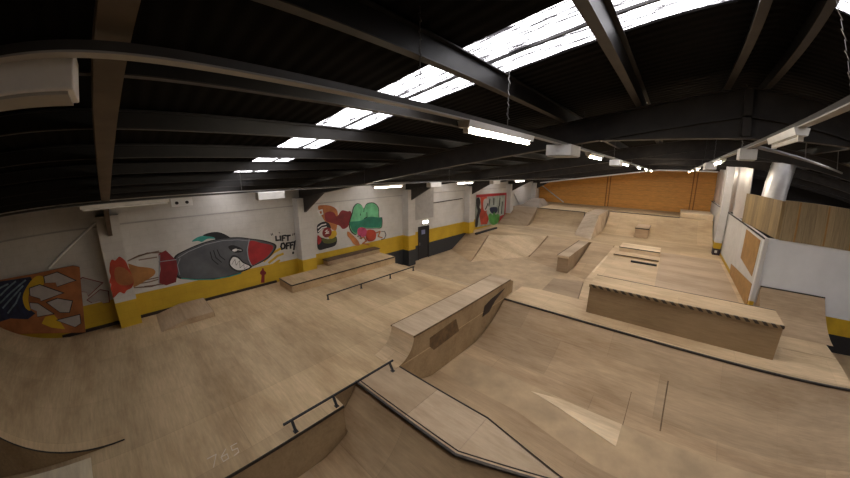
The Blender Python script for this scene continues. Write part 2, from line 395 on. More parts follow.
# quarter pipe at the far left of the street deck (rises toward the left edge of the photo)
mb = MB(); loops = []
for k in range(9):
    f = k / 8; x = XL + .15 + (-5.9 - XL - .15) * f; y0 = -1.45 + .6 * f; R = 3.9 - .8 * f
    pr = [(y0 - R * sin(a), D + .001 + R * (1 - cos(a))) for a in [radians(62) * q / 16 for q in range(17)]]
    loops.append([(x, y, z) for y, z in pr] + [(x, pr[-1][0] - .6, pr[-1][1]), (x, pr[-1][0] - .6, D + .001)])
t = thing('corner_quarter_pipe', 'large curved quarter pipe ramp cut off by the lower left corner of the photo', 'ramp', (-8.6, -3, D))
build(mb.loft(loops), 'ramp_body', 'ply_cross', t, smooth=True)
e = loops[-1][:17]
sp = [(y, z - .004) for x, y, z in loops[-1]]
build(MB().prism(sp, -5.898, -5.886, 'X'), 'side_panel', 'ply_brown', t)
build(MB().tube([(x + .012, y, z + .004) for x, y, z in e], .014, 6), 'edge_trim', 'coping', t)
tag(build(MB().box(-5.75, -4.3, -2.9, -1.42, D + .001, D + .012), 'floor_sheet', 'ply_white', None, (-5, -2.2, D)), 'pale loose plywood sheet on the deck at the bottom left of the photo', 'plywood sheet')  # sheet coloured far paler than the deck plywood

# kicker against the left wall
t = thing('kicker_ramp', 'small plywood kicker ramp on the deck below the rocket tail', 'ramp', (-10.4, .9, D))
build(MB().prism([(.2, D + .002), (1.55, D + .002), (1.55, D + .17), (.85, D + .17), (.2, D + .012)], -11.3, -9.85, 'X'), 'ramp_body', 'ply_mid', t, bevel=.006)
build(MB().box(-11.3, -9.85, 1.551, 1.565, D + .002, D + .171), 'end_board', 'ply_side', t)

# low ledge and stepped bench under the second mural
t = thing('grind_ledge', 'long low plywood ledge on the deck against the wall below the letters', 'ledge', (-10.4, 6.5, D))
build(MB().prism([(-10.93, 4.05), (-9.85, 4.05), (-9.85, 9.05), (-11.3, 9.05), (-11.3, 5.68), (-10.93, 5.68)], D + .001, D + .30, 'Z'), 'ledge_body', 'ply_cross', t, bevel=.006)
build(MB().box(-9.86, -9.83, 4.05, 9.05, D + .27, D + .31).box(-10.93, -9.85, 4.035, 4.06, D + .275, D + .308), 'edge_angle', 'coping', t)
t = thing('bench_block', 'narrow dark topped bench block standing on the long ledge below the second mural', 'ledge', (-11.0, 7.5, D + .30))
build(MB().box(-11.28, -10.88, 6.15, 9.0, D + .301, D + .5), 'block_body', 'ply_dark', t, bevel=.005)
build(MB().box(-11.30, -10.86, 6.12, 9.02, D + .501, D + .535), 'block_top', 'bench', t)

# flat rails
def rail(name, label, x, ya, yb, h, feet, lean, base_z, group):
    t = thing(name, label, 'grind rail', (x, (ya + yb) / 2, base_z), group)
    build(MB().box(x - .018, x + .018, ya, yb, base_z + h - .036, base_z + h), 'rail_bar', 'black', t, bevel=.006)
    for y in feet:
        xf = x + lean
        p = build(MB().add([(x - .016, y - .022, base_z + h - .037), (x + .016, y - .022, base_z + h - .037), (x + .016, y + .022, base_z + h - .037), (x - .016, y + .022, base_z + h - .037),
                        (xf - .016, y - .022, base_z + .012), (xf + .016, y - .022, base_z + .012), (xf + .016, y + .022, base_z + .012), (xf - .016, y + .022, base_z + .012)],
                       [(0, 1, 2, 3), (7, 6, 5, 4), (0, 4, 5, 1), (1, 5, 6, 2), (2, 6, 7, 3), (3, 7, 4, 0)]), 'leg', 'black', t)
        build(MB().box(xf - .04, xf + .04, y - .035, y + .035, base_z + .001, base_z + .012), 'foot_plate', 'black', p)
rail('flat_rail', 'black flat rail standing in the middle of the left deck', -8.46, 4.62, 8.86, .19, (4.66, 6.05, 7.48, 8.8), 0, D, 'flat rails')
rail('flat_rail', 'short black flat rail on the deck edge beside the narrow platform', -4.22, 1.27, 3.72, .2, (1.42, 2.22, 3.62), .09, D, 'flat rails')

# hip / spine platform with a quarter pipe on each side
t = thing('spine_platform', 'narrow plywood platform tapering to a spine, lower centre of the photo', 'ramp', (-3, 3.35, ZF))
def lip_near(x): return 2.88 if x < -1.93 else 2.88 + (x + 1.93) * .36
def lip_far(x): return 3.84 if x < -1.93 else 3.84 - (x + 1.93) * .22
XS = [-4.44, -3.05, -1.93, -1.45, -1.0, -.6, -.3]
for xa, xb, mt in ((-4.44, -3.055, 'ply_top'), (-3.05, -1.935, 'ply_top_b'), (-1.93, -.3, 'ply_top_b')):
    build(MB().prism([(xa, lip_near(xa) + .03), (xb, lip_near(xb) + .03), (xb, lip_far(xb) - .03), (xa, lip_far(xa) - .03)], D - .03, D + (.001 if xa > -2 else .0), 'Z'), 'top_sheet', mt, t)
for side in (-1, 1):
    loops = []; lip = lip_near if side < 0 else lip_far; pr0 = arc(lip(-4) + side * 1.45, ZF + .002, lip(-4), D - .035, 1.55, 40)
    for x in XS + [.5, 2.5, 4.6]:
        xx = min(x, -.3); yl = lip(xx)
        pr = arc(yl + side * 1.45, ZF + .002, yl, D - .035, 1.55, 14)
        mid = (lip_near(xx) + lip_far(xx)) / 2
        x0 = max(x, -4.04 if side < 0 else -4.13)
        loops.append([(x0, y, z) for y, z in pr] + [(x0, mid, D - .035), (x0, mid, ZF + .002)])
    build(MB().loft(loops), 'transition', 'ply_warm' if side < 0 else 'ply_trough', t, smooth=True)
    if side < 0:
        pc = [(max(y, 2.345), z) for y, z in pr0 if y > 2.29]
        build(MB().prism(pc + [(3.3, D - .035), (3.3, ZF + .002), (pc[0][0], ZF + .002)], -4.44, -4.041, 'X'), 'corner_piece', 'ply_warm', t, smooth=True)
    pts = [(x, lip(min(x, -.3)), D - .012) for x in XS + [.5, 4.6]]
    build(MB().tube(pts, .03 if side < 0 else .015, 8), 'coping', 'coping', t, smooth=True)
    if side < 0: build(MB().tube([(x, y + .075, z + .012) for x, y, z in pts], .012, 6), 'coping_seam', 'coping', t)

# hubba ledge with rolled end
t = thing('hubba_ledge', 'long tall plywood hubba ledge with a curved front end, centre of the photo', 'ledge', (-4.5, 6.5, D))
HT = -3.6
prof = [(y, z) for y, z in arc(3.72, D + .003, 4.3, HT, .62, 12)]
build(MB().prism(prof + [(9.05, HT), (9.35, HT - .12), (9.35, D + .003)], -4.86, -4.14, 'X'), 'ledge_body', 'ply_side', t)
build(MB().box(-4.87, -4.13, 4.29, 9.05, HT + .001, HT + .02), 'top_sheet', 'ply_top_b', t)
build(MB().prism(prof + [(prof[-1][0] + .01, HT + .015)] + [(y - .004, z + .012) for y, z in prof[::-1]], -4.87, -4.13, 'X'), 'rolled_end', 'ply_pale', t, smooth=True)
for x in (-4.875, -4.115): build(MB().box(x - .008, x + .008, 4.27, 9.06, HT - .012, HT + .026), 'edge_angle', 'scuff', t)
build(MB().prism([(4.85, -4.14), (4.85, -3.89), (5.91, -3.8), (6.07, -4.23), (5.0, -4.3)], -4.14, -4.128, 'X'), 'scuffed_patch', 'scuff', t)
build(MB().prism([(7.31, -4.3), (7.4, -3.97), (7.78, -3.87), (8.71, -3.79), (8.05, -4.03), (7.7, -4.28)], -4.14, -4.128, 'X'), 'painted_recess_shade', 'dadoline', t)  # flat dark panel: the shade of a recess put into colour

# trough: side wall, pale flat strip, far quarter pipe with coping, deck behind
t = thing('trough_quarter_pipe', 'wide quarter pipe facing the camera with black coping, right foreground', 'ramp', (.5, 8, ZF))
pr = arc(6.2, ZF + .002, 8.66, D - .03, 3.8, 20)
build(MB().prism(pr + [(8.8, D - .03), (8.8, ZF + .002)], -4.1, 4.95, 'X'), 'transition', 'ply_trough', t, smooth=True)
build(MB().tube([(-4.1, 8.665, D - .008), (4.95, 8.665, D - .008)], .032, 10), 'coping', 'coping', t, smooth=True)
build(MB().box(-4.1, 4.95, 8.7, 8.8, D - .03, D - .001), 'lip_sheet', 'ply_pale', t)
for xs, ya, yb, wd, mt in ((-.01, 6.2, 7.2, .012, 'scuff'), (.66, 6.7, 7.7, .028, 'scuff')):
    pp = [(y, z) for y, z in pr if ya - .2 <= y <= yb + .2] or pr
    pp = [(y - .002, z + .004) for y, z in pp]
    build(MB().prism(pp + [(y + .001, z - .004) for y, z in pp[::-1]], xs, xs + wd, 'X'), 'panel_seam' if wd < .02 else 'scuff_strip', mt, t)
tag(build(MB().prism([(-1.95, 6.02), (-1.3, 6.2), (-.02, 6.24), (-.02, 5.56), (-1.25, 5.9)], ZF + .001, ZF + .012, 'Z'), 'floor_sheet', 'ply_light', None, (-1, 6, ZF)), 'pale pointed plywood patch on the trough floor below the wide quarter pipe', 'plywood sheet')
t = thing('centre_deck', 'raised plywood deck with a smooth cover sheet behind the striped box', 'skate deck', (.5, 12, ZF))
poly = [(-2.4, 19.9), (-2.4, 12.3), (-2.1, 10.27), (XR - .02, 10.27), (XR - .02, 19.9)]
build(MB().prism(poly, D - .03, D, 'Z'), 'deck_surface', 'ply_pale', t)
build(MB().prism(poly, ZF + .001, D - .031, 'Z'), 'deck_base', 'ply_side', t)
for nm, lab, poly in (('coping_deck', 'narrow plywood deck strip along the black coping under the striped box', [(-4.1, 8.81), (4.95, 8.81), (4.85, 10.25), (-3.4, 10.25), (-4.1, 10.1)]),
                      ('side_deck', 'plywood deck below the white wall at the right edge', [(XR + .13, 10.27), (4.84, 10.27), (4.75, 11.3), (4.75, 12.98), (XR + .13, 12.98)])):
    q = thing(nm, lab, 'skate deck', (poly[0][0], poly[0][1], ZF))
    build(MB().prism(poly, D - .03, D, 'Z'), 'deck_surface', 'ply_pale', q)
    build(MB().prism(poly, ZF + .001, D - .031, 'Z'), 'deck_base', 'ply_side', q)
build(MB().box(-.03, 2.62, 10.6, 19.85, D + .001, D + .016), 'cover_sheet', 'ply_panel', t)
build(MB().box(-2.4, -2.3, 13.6, 17.0, D - .02, D + .006), 'edge_strip', 'ply_light', t)
t = thing('landing_bank', 'darker plywood bank dropping off the deck left of the striped box', 'ramp', (-2.9, 11.3, ZF))
build(MB().add([(-3.4, 10.26, D - .02), (-2.12, 10.26, D - .02), (-2.42, 12.3, D - .05), (-3.5, 11.9, D - .05), (-3.4, 10.26, ZF + .002), (-2.12, 10.26, ZF + .002), (-2.42, 12.3, ZF + .002), (-3.5, 11.9, ZF + .002)],
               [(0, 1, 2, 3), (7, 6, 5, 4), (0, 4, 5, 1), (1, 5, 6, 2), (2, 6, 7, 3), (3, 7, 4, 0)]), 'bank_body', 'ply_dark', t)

t = thing('striped_box', 'big plywood grind box with striped tape along its top edge, right of centre', 'ledge', (.6, 9.9, D))
BT = -3.24
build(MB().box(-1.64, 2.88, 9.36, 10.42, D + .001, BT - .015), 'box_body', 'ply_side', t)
build(MB().box(-1.66, 2.9, 9.36, 10.44, BT - .014, BT), 'box_top', 'ply_pale', t, bevel=.004)
build(MB().box(-1.66, 2.9, 9.34, 9.375, BT - .075, BT + .008), 'striped_edge', 'hazard', t)
build(MB().box(-1.66, 2.9, 10.43, 10.455, BT - .03, BT + .008), 'edge_angle', 'coping', t)

# quarter pipe under the white wall on the right
t = thing('wall_quarter_pipe', 'curved plywood ramp rising against the white wall at the right', 'ramp', (4, 12.4, D))
pr = arc(11.0, D + .003, 12.97, -3.32, 2.4, 14)
build(MB().prism(pr + [(12.99, -3.32), (12.99, D + .003)], 3.0, 5.0, 'X'), 'ramp_body', 'ply_mid', t, smooth=True)
build(MB().tube([(3.0, 12.96, -3.315), (5.0, 12.96, -3.315)], .022, 8), 'coping', 'coping', t)

# left far banks: dark bank by the wall, pale curved kicker, brown bank
def bank(name, label, P0, P1, T0, T1, mat, bulge, zt=D, zb=ZF + .003, side=None, cat='ramp', split=((0, 1),)):
    t = thing(name, label, cat, ((P0[0] + T1[0]) / 2, (P0[1] + T1[1]) / 2, ZF)); loops = []
    for k in range(2):
        P, T = (P0, T0) if k == 0 else (P1, T1); L = []
        for q in range(13):
            f = q / 12; z = zb + (zt - zb) * (f ** bulge)
            L.append((P[0] + (T[0] - P[0]) * f, P[1] + (T[1] - P[1]) * f, z))
        loops.append(L + [(T[0], T[1], zb)])
    def at(f): return [tuple(a + (b - a) * f for a, b in zip(p, q)) for p, q in zip(*loops)]
    for f0, f1 in split: build(MB().loft([at(f0), at(f1)]), 'ramp_body', mat, t, smooth=True)
    if side:
        L = loops[1][:13]
        build(MB().tube([(x + .01, y, z + .005) for x, y, z in L], .05, 6), 'edge_trim', side, t)
    return t
bank('bank_ramp', 'brown plywood bank beside the wall right of the exit door', (XL + .02, 15.5), (-8.9, 13.95), (XL + .02, 17.3), (-9.75, 17.38), 'ply_warm', 1.0)
bank('curved_kicker', 'pale curved plywood kicker ramp with a dark right edge, left of centre at the back', (-8.85, 13.95), (-6.72, 17.2), (-9.7, 17.4), (-6.52, 19.8), 'ply_pale', 1.25, side='ply_brown')
bank('bank_ramp', 'brown curved bank behind the small block ledge', (-6.62, 16.7), (-2.45, 14.9), (-6.45, 19.85), (-2.45, 19.85), 'ply_warm', 1.2, split=((0, .485), (.68, 1)))
t = thing('block_ledge', 'small plywood block ledge with a dark left edge, in the middle of the floor', 'ledge', (-4.2, 17, ZF))
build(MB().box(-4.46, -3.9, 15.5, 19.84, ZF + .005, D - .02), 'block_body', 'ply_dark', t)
build(MB().box(-4.47, -3.89, 15.48, 19.84, D - .019, D), 'block_top', 'ply_top_b', t)
build(MB().box(-4.49, -4.455, 15.48, 19.84, D - .05, D + .015), 'edge_angle', 'scuff', t)
build(MB().box(-4.47, -3.89, 15.46, 15.485, D - .12, D), 'lit_front_lip', 'ply_light', t)  # paler than the block: light on the front edge put into its colour

# far deck
t = thing('far_deck', 'raised plywood deck across the far end in front of the back ramps', 'skate deck', (-4, 21, ZF))
poly = [(XL + .01, 17.32), (-9.72, 17.42), (-6.5, 19.86), (-2.42, 19.91), (XR - .02, 19.91), (XR - .02, YB - .13), (XL + .01, YB - .13)]
build(MB().prism(poly, D - .03, D, 'Z'), 'deck_surface', 'ply', t)
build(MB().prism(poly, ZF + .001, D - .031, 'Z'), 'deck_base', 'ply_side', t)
tag(build(MB().box(-10.5, -10.36, 16.9, 19.8, D + .002, D + .12), 'parking_ledge', 'dark', None, (-10.4, 18.2, D)), 'thin black ledge on the deck below the red framed board', 'ledge')

# ledges on the centre deck
t = thing('manual_pad', 'low pale plywood manual pad below the right back ramp', 'ledge', (-1, 19.2, D))
build(MB().box(-2.0, -.06, 18.55, 19.85, D + .002, D + .26), 'pad_body', 'ply_light', t, bevel=.005)
build(MB().box(-2.02, -.05, 18.53, 18.56, D + .225, D + .265), 'edge_angle', 'coping', t)
t = thing('step_ledge', 'thin low step with a dark edge in front of the pale manual pad', 'ledge', (-1, 17.3, D))
build(MB().box(-2.1, -.06, 17.35, 18.2, D + .002, D + .09), 'pad_body', 'ply_pale', t)
build(MB().box(-2.1, -.05, 17.33, 17.355, D + .06, D + .095), 'edge_angle', 'coping', t)
tag(build(MB().box(-1.2, -.1, 16.5, 16.68, D + .002, D + .07), 'parking_ledge', 'dark', None, (-.6, 16.6, D)), 'short dark ledge strip on the deck nearest the striped box', 'ledge')

# back ramps
t = thing('back_quarter_pipe', 'curved plywood quarter pipe in the left back corner below the orange wall', 'ramp', (-7.2, 23.6, D))
pr = arc(22.6, D + .003, 24.4, -2.88, 2.0, 14)
build(MB().prism(pr + [(27.9, -2.88), (27.9, D + .003)], -9.1, -5.3, 'X'), 'ramp_body', 'ply', t, smooth=True)
build(MB().tube([(-9.1, 24.4, -2.86), (-5.3, 24.4, -2.86)], .03, 8), 'coping', 'coping', t)
build(MB().tube([(-5.3, y, z + .01) for y, z in pr], .03, 6), 'edge_trim', 'coping', t)
t = thing('corner_hip', 'dark sloping hip ramp between the left wall and the back quarter pipe', 'ramp', (-10.2, 24, D))
build(MB().add([(XL + .1, 21.6, D + .003), (-9.15, 22.5, D + .003), (-9.15, 24.5, -2.88), (XL + .1, 24.0, -2.88), (XL + .1, 27.9, -2.88), (-9.15, 27.9, -2.88), (XL + .1, 27.9, D + .003), (-9.15, 27.9, D + .003)],
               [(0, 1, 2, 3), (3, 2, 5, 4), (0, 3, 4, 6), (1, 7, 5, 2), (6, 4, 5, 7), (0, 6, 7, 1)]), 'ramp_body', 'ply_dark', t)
build(MB().tube([(-9.13, 22.5, D + .01), (-9.13, 24.5, -2.86)], .04, 6), 'edge_trim', 'ply_dark', t)
t = thing('roll_in_ramp', 'grey roll-in block on the corner deck by the diagonal white brace', 'ramp', (-10, 26, -2.88))
build(MB().add([(-10.9, 25.0, -2.87), (-9.2, 25.0, -2.87), (-9.7, 26.4, -2.3), (-10.5, 26.4, -2.3), (-10.5, 27.6, -2.3), (-9.7, 27.6, -2.3), (-10.9, 27.6, -2.87), (-9.2, 27.6, -2.87)],
               [(0, 1, 2, 3), (3, 2, 5, 4), (0, 3, 4, 6), (1, 7, 5, 2), (6, 4, 5, 7), (0, 6, 7, 1)]), 'ramp_body', 'ply_grey', t)
t = thing('centre_hip', 'grey flat faced hip bank jutting out between the two back quarter pipes', 'ramp', (-4.7, 22.5, D))
build(MB().add([(-5.25, 21.6, D + .003), (-3.95, 20.6, D + .003), (-4.15, 23.6, -2.88), (-5.2, 24.4, -2.88), (-5.2, 27.9, -2.88), (-4.15, 27.9, -2.88), (-5.25, 27.9, D + .003), (-3.95, 27.9, D + .003)],
               [(0, 1, 2, 3), (3, 2, 5, 4), (0, 3, 4, 6), (1, 7, 5, 2), (6, 4, 5, 7), (0, 6, 7, 1)]), 'ramp_body', 'ply_top_b', t)
t = thing('back_quarter_pipe', 'wide curved plywood quarter pipe below the right half of the orange wall', 'ramp', (-.6, 25, D))
pr = arc(21.9, D + .003, 26.7, -2.88, 4.2, 18)
build(MB().prism(pr + [(27.9, -2.88), (27.9, D + .003)], -3.9, 2.72, 'X'), 'ramp_body', 'ply_cross', t, smooth=True)
build(MB().tube([(-3.9, 26.7, -2.86), (.75, 26.7, -2.86)], .03, 8), 'coping', 'coping', t)
tag(build(MB().box(XL + .03, 2.72, 27.92, YB - .14, D + .003, -2.86), 'back_platform', 'ply', None, (-4, 29, D)), 'raised plywood standing platform along the foot of the orange back wall', 'skate deck')
t = thing('raised_block', 'pale raised plywood block on the platform in the right back corner', 'ledge', (1.7, 28.5, -2.86))
build(MB().box(.78, 2.7, 26.75, 29.6, -2.858, -2.5), 'block_body', 'ply_light', t, bevel=.01)
t = thing('ramp_box', 'small plywood box set into the face of the right back quarter pipe', 'ledge', (-1.3, 24, D))
pb = [(y, z + .002) for y, z in pr if y > 23.3 and z < -3.505]
build(MB().prism(pb + [(pb[-1][0] + .05, -3.5), (pb[0][0], -3.5)], -1.75, -.95, 'X'), 'box_body', 'ply_mid', t, bevel=.008)
build(MB().box(-1.77, -.93, pb[0][0] - .03, pb[0][0] - .001, -3.56, -3.49).box(-.949, -.92, pb[0][0] - .03, pb[-1][0] - .2, -3.54, -3.49), 'edge_angle', 'coping', t)

# ------------------------------------------------------------------ left wall things
# door in the wall bay
d = struct(MB().box(XL - .07, XL - .02, 12.34, 13.16, ZF + .01, -3.17), 'door_1', 'dark')
def under(o, p): ROOTS.remove(o); o.parent = p; return o
under(build(MB().box(XL - .12, XL + .03, 12.28, 12.34, ZF + .002, -3.12).box(XL - .12, XL + .03, 13.16, 13.22, ZF + .002, -3.12).box(XL - .12, XL + .03, 12.34, 13.16, -3.17, -3.12), 'door_frame', 'dark'), d)
under(build(MB().box(XL - .02, XL - .012, 12.6, 12.9, -3.6, -3.35), 'door_notice', 'paper'), d)
under(build(MB().box(XL - .02, XL + .02, 12.4, 12.44, -4.2, -4.05), 'door_handle', 'chain'), d)
t = thing('exit_lamp', 'small lit white emergency lamp above the dark exit door', 'lamp', (XL, 12.8, -2.95))
build(MB().box(XL + .001, XL + .06, 12.6, 13.1, -2.98, -2.8), 'housing', 'lightgrey', t); build(MB().box(XL + .061, XL + .075, 12.63, 13.07, -2.96, -2.83), 'diffuser', 'glow', t)
t = thing('door_surround', 'pale plywood boarding panel above the exit door', 'panel', (XL, 12.1, -1.8))
build(MB().box(XL + .001, XL + .03, 12.0, 13.6, -2.7, -.75), 'board', 'grey', t)

# painted murals: each shape is a thin skin of paint standing just off the wall
YAW, PIT, FOC, A1, A2 = -.7246, -.2234, 298.0, -.204, .0463
def wallpt(px, py, x):
    u = (px - 425) / FOC; v = -(py - 239) / FOC; r2 = u * u + v * v; r = sqrt(r2) + 1e-9; th = r * (1 + A1 * r2 + A2 * r2 * r2)
    R, U, F = sin(th) * u / r, sin(th) * v / r, cos(th)
    F, U = F * cos(PIT) - U * sin(PIT), F * sin(PIT) + U * cos(PIT)
    X, Y = R * cos(YAW) + F * sin(YAW), -R * sin(YAW) + F * cos(YAW)
    return (Y * x / X, U * x / X)
def curve(p, n=5):
    out = []; N = len(p)
    for i in range(N):
        a, b, c, e = p[i - 1], p[i], p[(i + 1) % N], p[(i + 2) % N]
        for k in range(n):
            t = k / n
            out.append(tuple(.5 * (2 * b[j] + (c[j] - a[j]) * t + (2 * a[j] - 5 * b[j] + 4 * c[j] - e[j]) * t * t + (3 * b[j] - a[j] - 3 * c[j] + e[j]) * t ** 3) for j in (0, 1)))
    return out
class Mural:
    def __init__(s, root, o, k, x): s.r, s.o, s.k, s.x, s.n = root, o, k, x, 0
    def q(s, p): return wallpt(s.o[0] + p[0] / s.k, s.o[1] + p[1] / s.k, s.x)
    def lay(s): s.n += 1; return s.x + .0015 * s.n, s.x + .0015 * s.n + .003
    def blob(s, name, pts, mat, smooth=True, grow=0):
        p = [s.q(a) for a in pts]
        if smooth: p = curve(p)
        if grow:
            cy = sum(a for a, b in p) / len(p); cz = sum(b for a, b in p) / len(p); p = [(cy + (a - cy) * (1 + grow), cz + (b - cz) * (1 + grow)) for a, b in p]
        lo, hi = s.lay(); return build(MB().prism(p, s.x + .0005, hi, 'X'), name, mat, s.r)
    def lines(s, name, lns, w, mat):
        lo, hi = s.lay()
        for ln in lns: o = build(strokes([[s.q(a) for a in ln]], w, lambda p: p, s.x + .0005, hi, 'X'), name, mat, s.r)
        return o
    def letter(s, name, lns, w, mat):
        lo, hi = s.lay()
        return build(strokes([[s.q(a) for a in ln] for ln in lns], w, lambda p: p, s.x + .0005, hi, 'X'), name, mat, s.r)

t = thing('rocket_mural', 'painted grey rocket with red nose and toothy grin on the white wall', 'mural', (XL, 2, -3))
m = Mural(t, (170, 225), 5.971, XL)
body = [(40, 190), (100, 152), (200, 110), (300, 85), (400, 78), (470, 85), (560, 98), (622, 126), (585, 190), (530, 225), (480, 248), (400, 288), (300, 312), (200, 320), (100, 318), (52, 305), (36, 250)]
m.lines('yellow_flash', [[(560, 215), (615, 165), (660, 140)], [(590, 225), (640, 185), (672, 172)], [(610, 240), (650, 212)]], .09, 'p_yellow')
m.blob('teal_trail', [(130, 98), (165, 72), (215, 60), (265, 50), (280, 80), (225, 82), (190, 100), (165, 95)], 'p_teal')
m.blob('fin', [(368, 88), (335, 60), (285, 42), (235, 46), (195, 62), (230, 68), (262, 74), (276, 92), (320, 96)], 'p_black')
m.blob('body_outline', body, 'p_black', grow=.045)
m.blob('rocket_body', body, 'p_grey')
m.lines('highlight_line', [[(50, 195), (110, 158), (210, 116), (310, 93), (400, 88), (470, 94)], [(60, 200), (45, 240), (58, 295)]], .02, 'p_light')
m.lines('underglow_line', [[(70, 318), (150, 326), (260, 324), (350, 308), (420, 288)]], .035, 'p_teal')
m.blob('nose_cone', [(475, 92), (545, 106), (616, 127), (580, 188), (530, 220), (488, 240), (468, 200), (462, 150)], 'p_red', grow=-.03)
m.lines('nose_line', [[(470, 88), (458, 150), (466, 205), (486, 245)]], .03, 'p_light')
m.lines('gill', [[(238, 160), (250, 205), (285, 235)], [(258, 152), (272, 195), (305, 222)], [(280, 148), (296, 185), (325, 208)]], .03, 'p_black')
m.blob('mouth_outline', [(352, 222), (372, 186), (405, 192), (435, 222), (482, 246), (440, 272), (395, 274), (362, 252)], 'p_black', grow=.08)
m.blob('teeth', [(356, 222), (374, 192), (402, 198), (432, 226), (474, 248), (438, 266), (398, 268), (366, 248)], 'p_white')
m.lines('tooth_line', [[(366, 235), (385, 205), (392, 240), (412, 212), (415, 256), (438, 235), (440, 262), (460, 246)]], .012, 'p_black')
m.blob('brow', [(345, 130), (375, 120), (425, 140), (430, 158), (395, 165), (365, 155)], 'p_black')
m.blob('eye', [(368, 150), (392, 140), (398, 152), (380, 158)], 'p_white')
m.lines('eye_flash', [[(398, 146), (422, 150)]], .022, 'p_white')
m2 = Mural(t, (90, 230), 4.345, XL); m2.n = 3
m2.lines('smoke_trail', [[(165, 135), (215, 110), (300, 92)], [(185, 125), (250, 100), (310, 98)], [(215, 130), (290, 118)], [(200, 235), (260, 225), (330, 205)], [(195, 250), (270, 245), (330, 225)], [(240, 245), (320, 235)], [(220, 222), (300, 205)]], .035, 'p_smoke')
m2.blob('exhaust_cone', [(150, 148), (210, 158), (275, 168), (282, 192), (240, 222), (185, 250), (160, 230)], 'p_gold')
m2.blob('tail', [(298, 104), (330, 88), (376, 132), (382, 180), (374, 226), (332, 240), (298, 228), (308, 170)], 'p_dred', smooth=False)
m2.lines('tail_line', [[(300, 138), (374, 128)], [(304, 108), (300, 228)]], .025, 'p_light')
# the flame cloud is painted on the column in front of it
tc = thing('flame_mural', 'red exhaust flame cloud painted on the first white column', 'mural', (XL + .45, -.5, -2.8))
tc.rotation_euler.z = radians(2.72)
m3 = Mural(tc, (90, 230), 4.345, XL + .454)
m3.blob('flame_cloud', [(88, 150), (90, 140), (98, 128), (112, 132), (128, 116), (142, 122), (158, 138), (170, 165), (186, 200), (192, 225), (184, 250), (162, 262), (150, 276), (130, 270), (104, 294), (98, 270), (92, 255), (94, 235), (86, 225), (92, 200), (86, 180)], 'p_cloud')
m3.blob('flame_core', [(112, 165), (150, 165), (186, 200), (186, 232), (140, 240), (112, 215)], 'p_rust')

t = thing('slogan_lettering', 'black hand painted words LIFT OFF! beside the rocket nose', 'lettering', (XL, 4.2, -2.4))
m = Mural(t, (170, 225), 5.971, XL)
for ln in ([[(630, 68), (632, 92), (650, 90)]], [[(656, 66), (659, 92)]], [[(668, 66), (670, 94)], [(668, 66), (686, 62)], [(669, 79), (682, 77)]], [[(690, 64), (716, 62)], [(702, 63), (702, 92)]]):
    m.letter('letter', ln, .062, 'p_black')
for ln in ([[(664, 112), (660, 128), (666, 144), (682, 138), (684, 120), (676, 108), (664, 112)]], [[(694, 108), (694, 142)], [(694, 109), (709, 106)], [(694, 124), (706, 122)]], [[(716, 106), (718, 138)], [(716, 107), (733, 102)], [(717, 121), (730, 118)]]):
    m.letter('letter', ln, .068, 'p_black')
m.blob('exclamation_mark', [(738, 96), (750, 90), (742, 150), (733, 150)], 'p_black', smooth=False)
m.blob('exclamation_dot', [(728, 160), (738, 158), (738, 172), (728, 174)], 'p_black', smooth=False)
m.lines('quote_mark', [[(600, 52), (604, 62)], [(608, 50), (612, 60)], [(733, 50), (730, 62)], [(742, 48), (740, 60)], [(648, 44), (654, 48)]], .022, 'p_black')

t = thing('hydrant_painting', 'small dark red hydrant shape painted on the yellow band', 'mural', (XL, 3.7, -3.8))
m = Mural(t, (170, 225), 5.971, XL)
m.blob('hydrant', [(540, 345), (545, 300), (535, 292), (536, 280), (546, 270), (548, 258), (556, 258), (560, 272), (572, 282), (572, 292), (563, 298), (562, 345)], 'p_dred', smooth=False)

t = thing('blob_mural', 'graffiti of a green double bubble with red clouds on the white wall', 'mural', (XL, 7.5, -2.6))
m = Mural(t, (310, 195), 7.96, XL)
m.blob('orange_cloud', [(62, 95), (110, 80), (170, 88), (215, 120), (222, 180), (215, 255), (200, 285), (150, 250), (100, 180)], 'p_orange')
m.blob('red_cloud', [(118, 150), (150, 132), (190, 140), (215, 170), (245, 130), (265, 122), (300, 130), (322, 128), (332, 150), (325, 200), (300, 255), (262, 270), (235, 245), (180, 225), (125, 205)], 'p_dred')
m.lines('white_tag', [[(62, 130), (95, 118), (100, 150), (78, 160), (70, 140)]], .06, 'p_white')
m.blob('black_swirl', [(58, 240), (110, 212), (150, 225), (165, 260), (150, 275), (100, 268), (70, 300), (58, 300)], 'p_black')
m.lines('swirl_line', [[(62, 262), (90, 240), (125, 232)], [(66, 290), (95, 262), (130, 255)]], .05, 'p_white')
m.blob('dark_ball', [(60, 330), (95, 340), (150, 350), (205, 330), (215, 370), (195, 405), (130, 425), (64, 432)], 'p_black')
m.blob('green_ball', [(95, 345), (150, 350), (200, 330), (208, 365), (160, 385), (110, 380)], 'p_olive')
m.blob('yellow_patch', [(150, 320), (170, 290), (205, 285), (212, 318), (180, 345), (150, 345)], 'p_yellow')
m.blob('red_disc', [(100, 290), (120, 260), (155, 262), (172, 290), (160, 325), (125, 338), (102, 320)], 'p_dred')
m.lines('disc_mark', [[(120, 290), (135, 278), (130, 300), (148, 290)], [(122, 308), (150, 302)]], .035, 'p_white')
m.blob('red_side', [(60, 320), (90, 350), (78, 385), (60, 388)], 'p_red')
gb = [(322, 200), (338, 150), (350, 100), (378, 72), (408, 82), (430, 112), (448, 78), (480, 66), (515, 72), (543, 108), (548, 178), (570, 182), (566, 255), (520, 262), (440, 262), (400, 258), (370, 310), (335, 290), (318, 250)]
m.blob('bubble_outline', gb, 'p_black', grow=.05)
m.blob('green_bubble', gb, 'p_green')
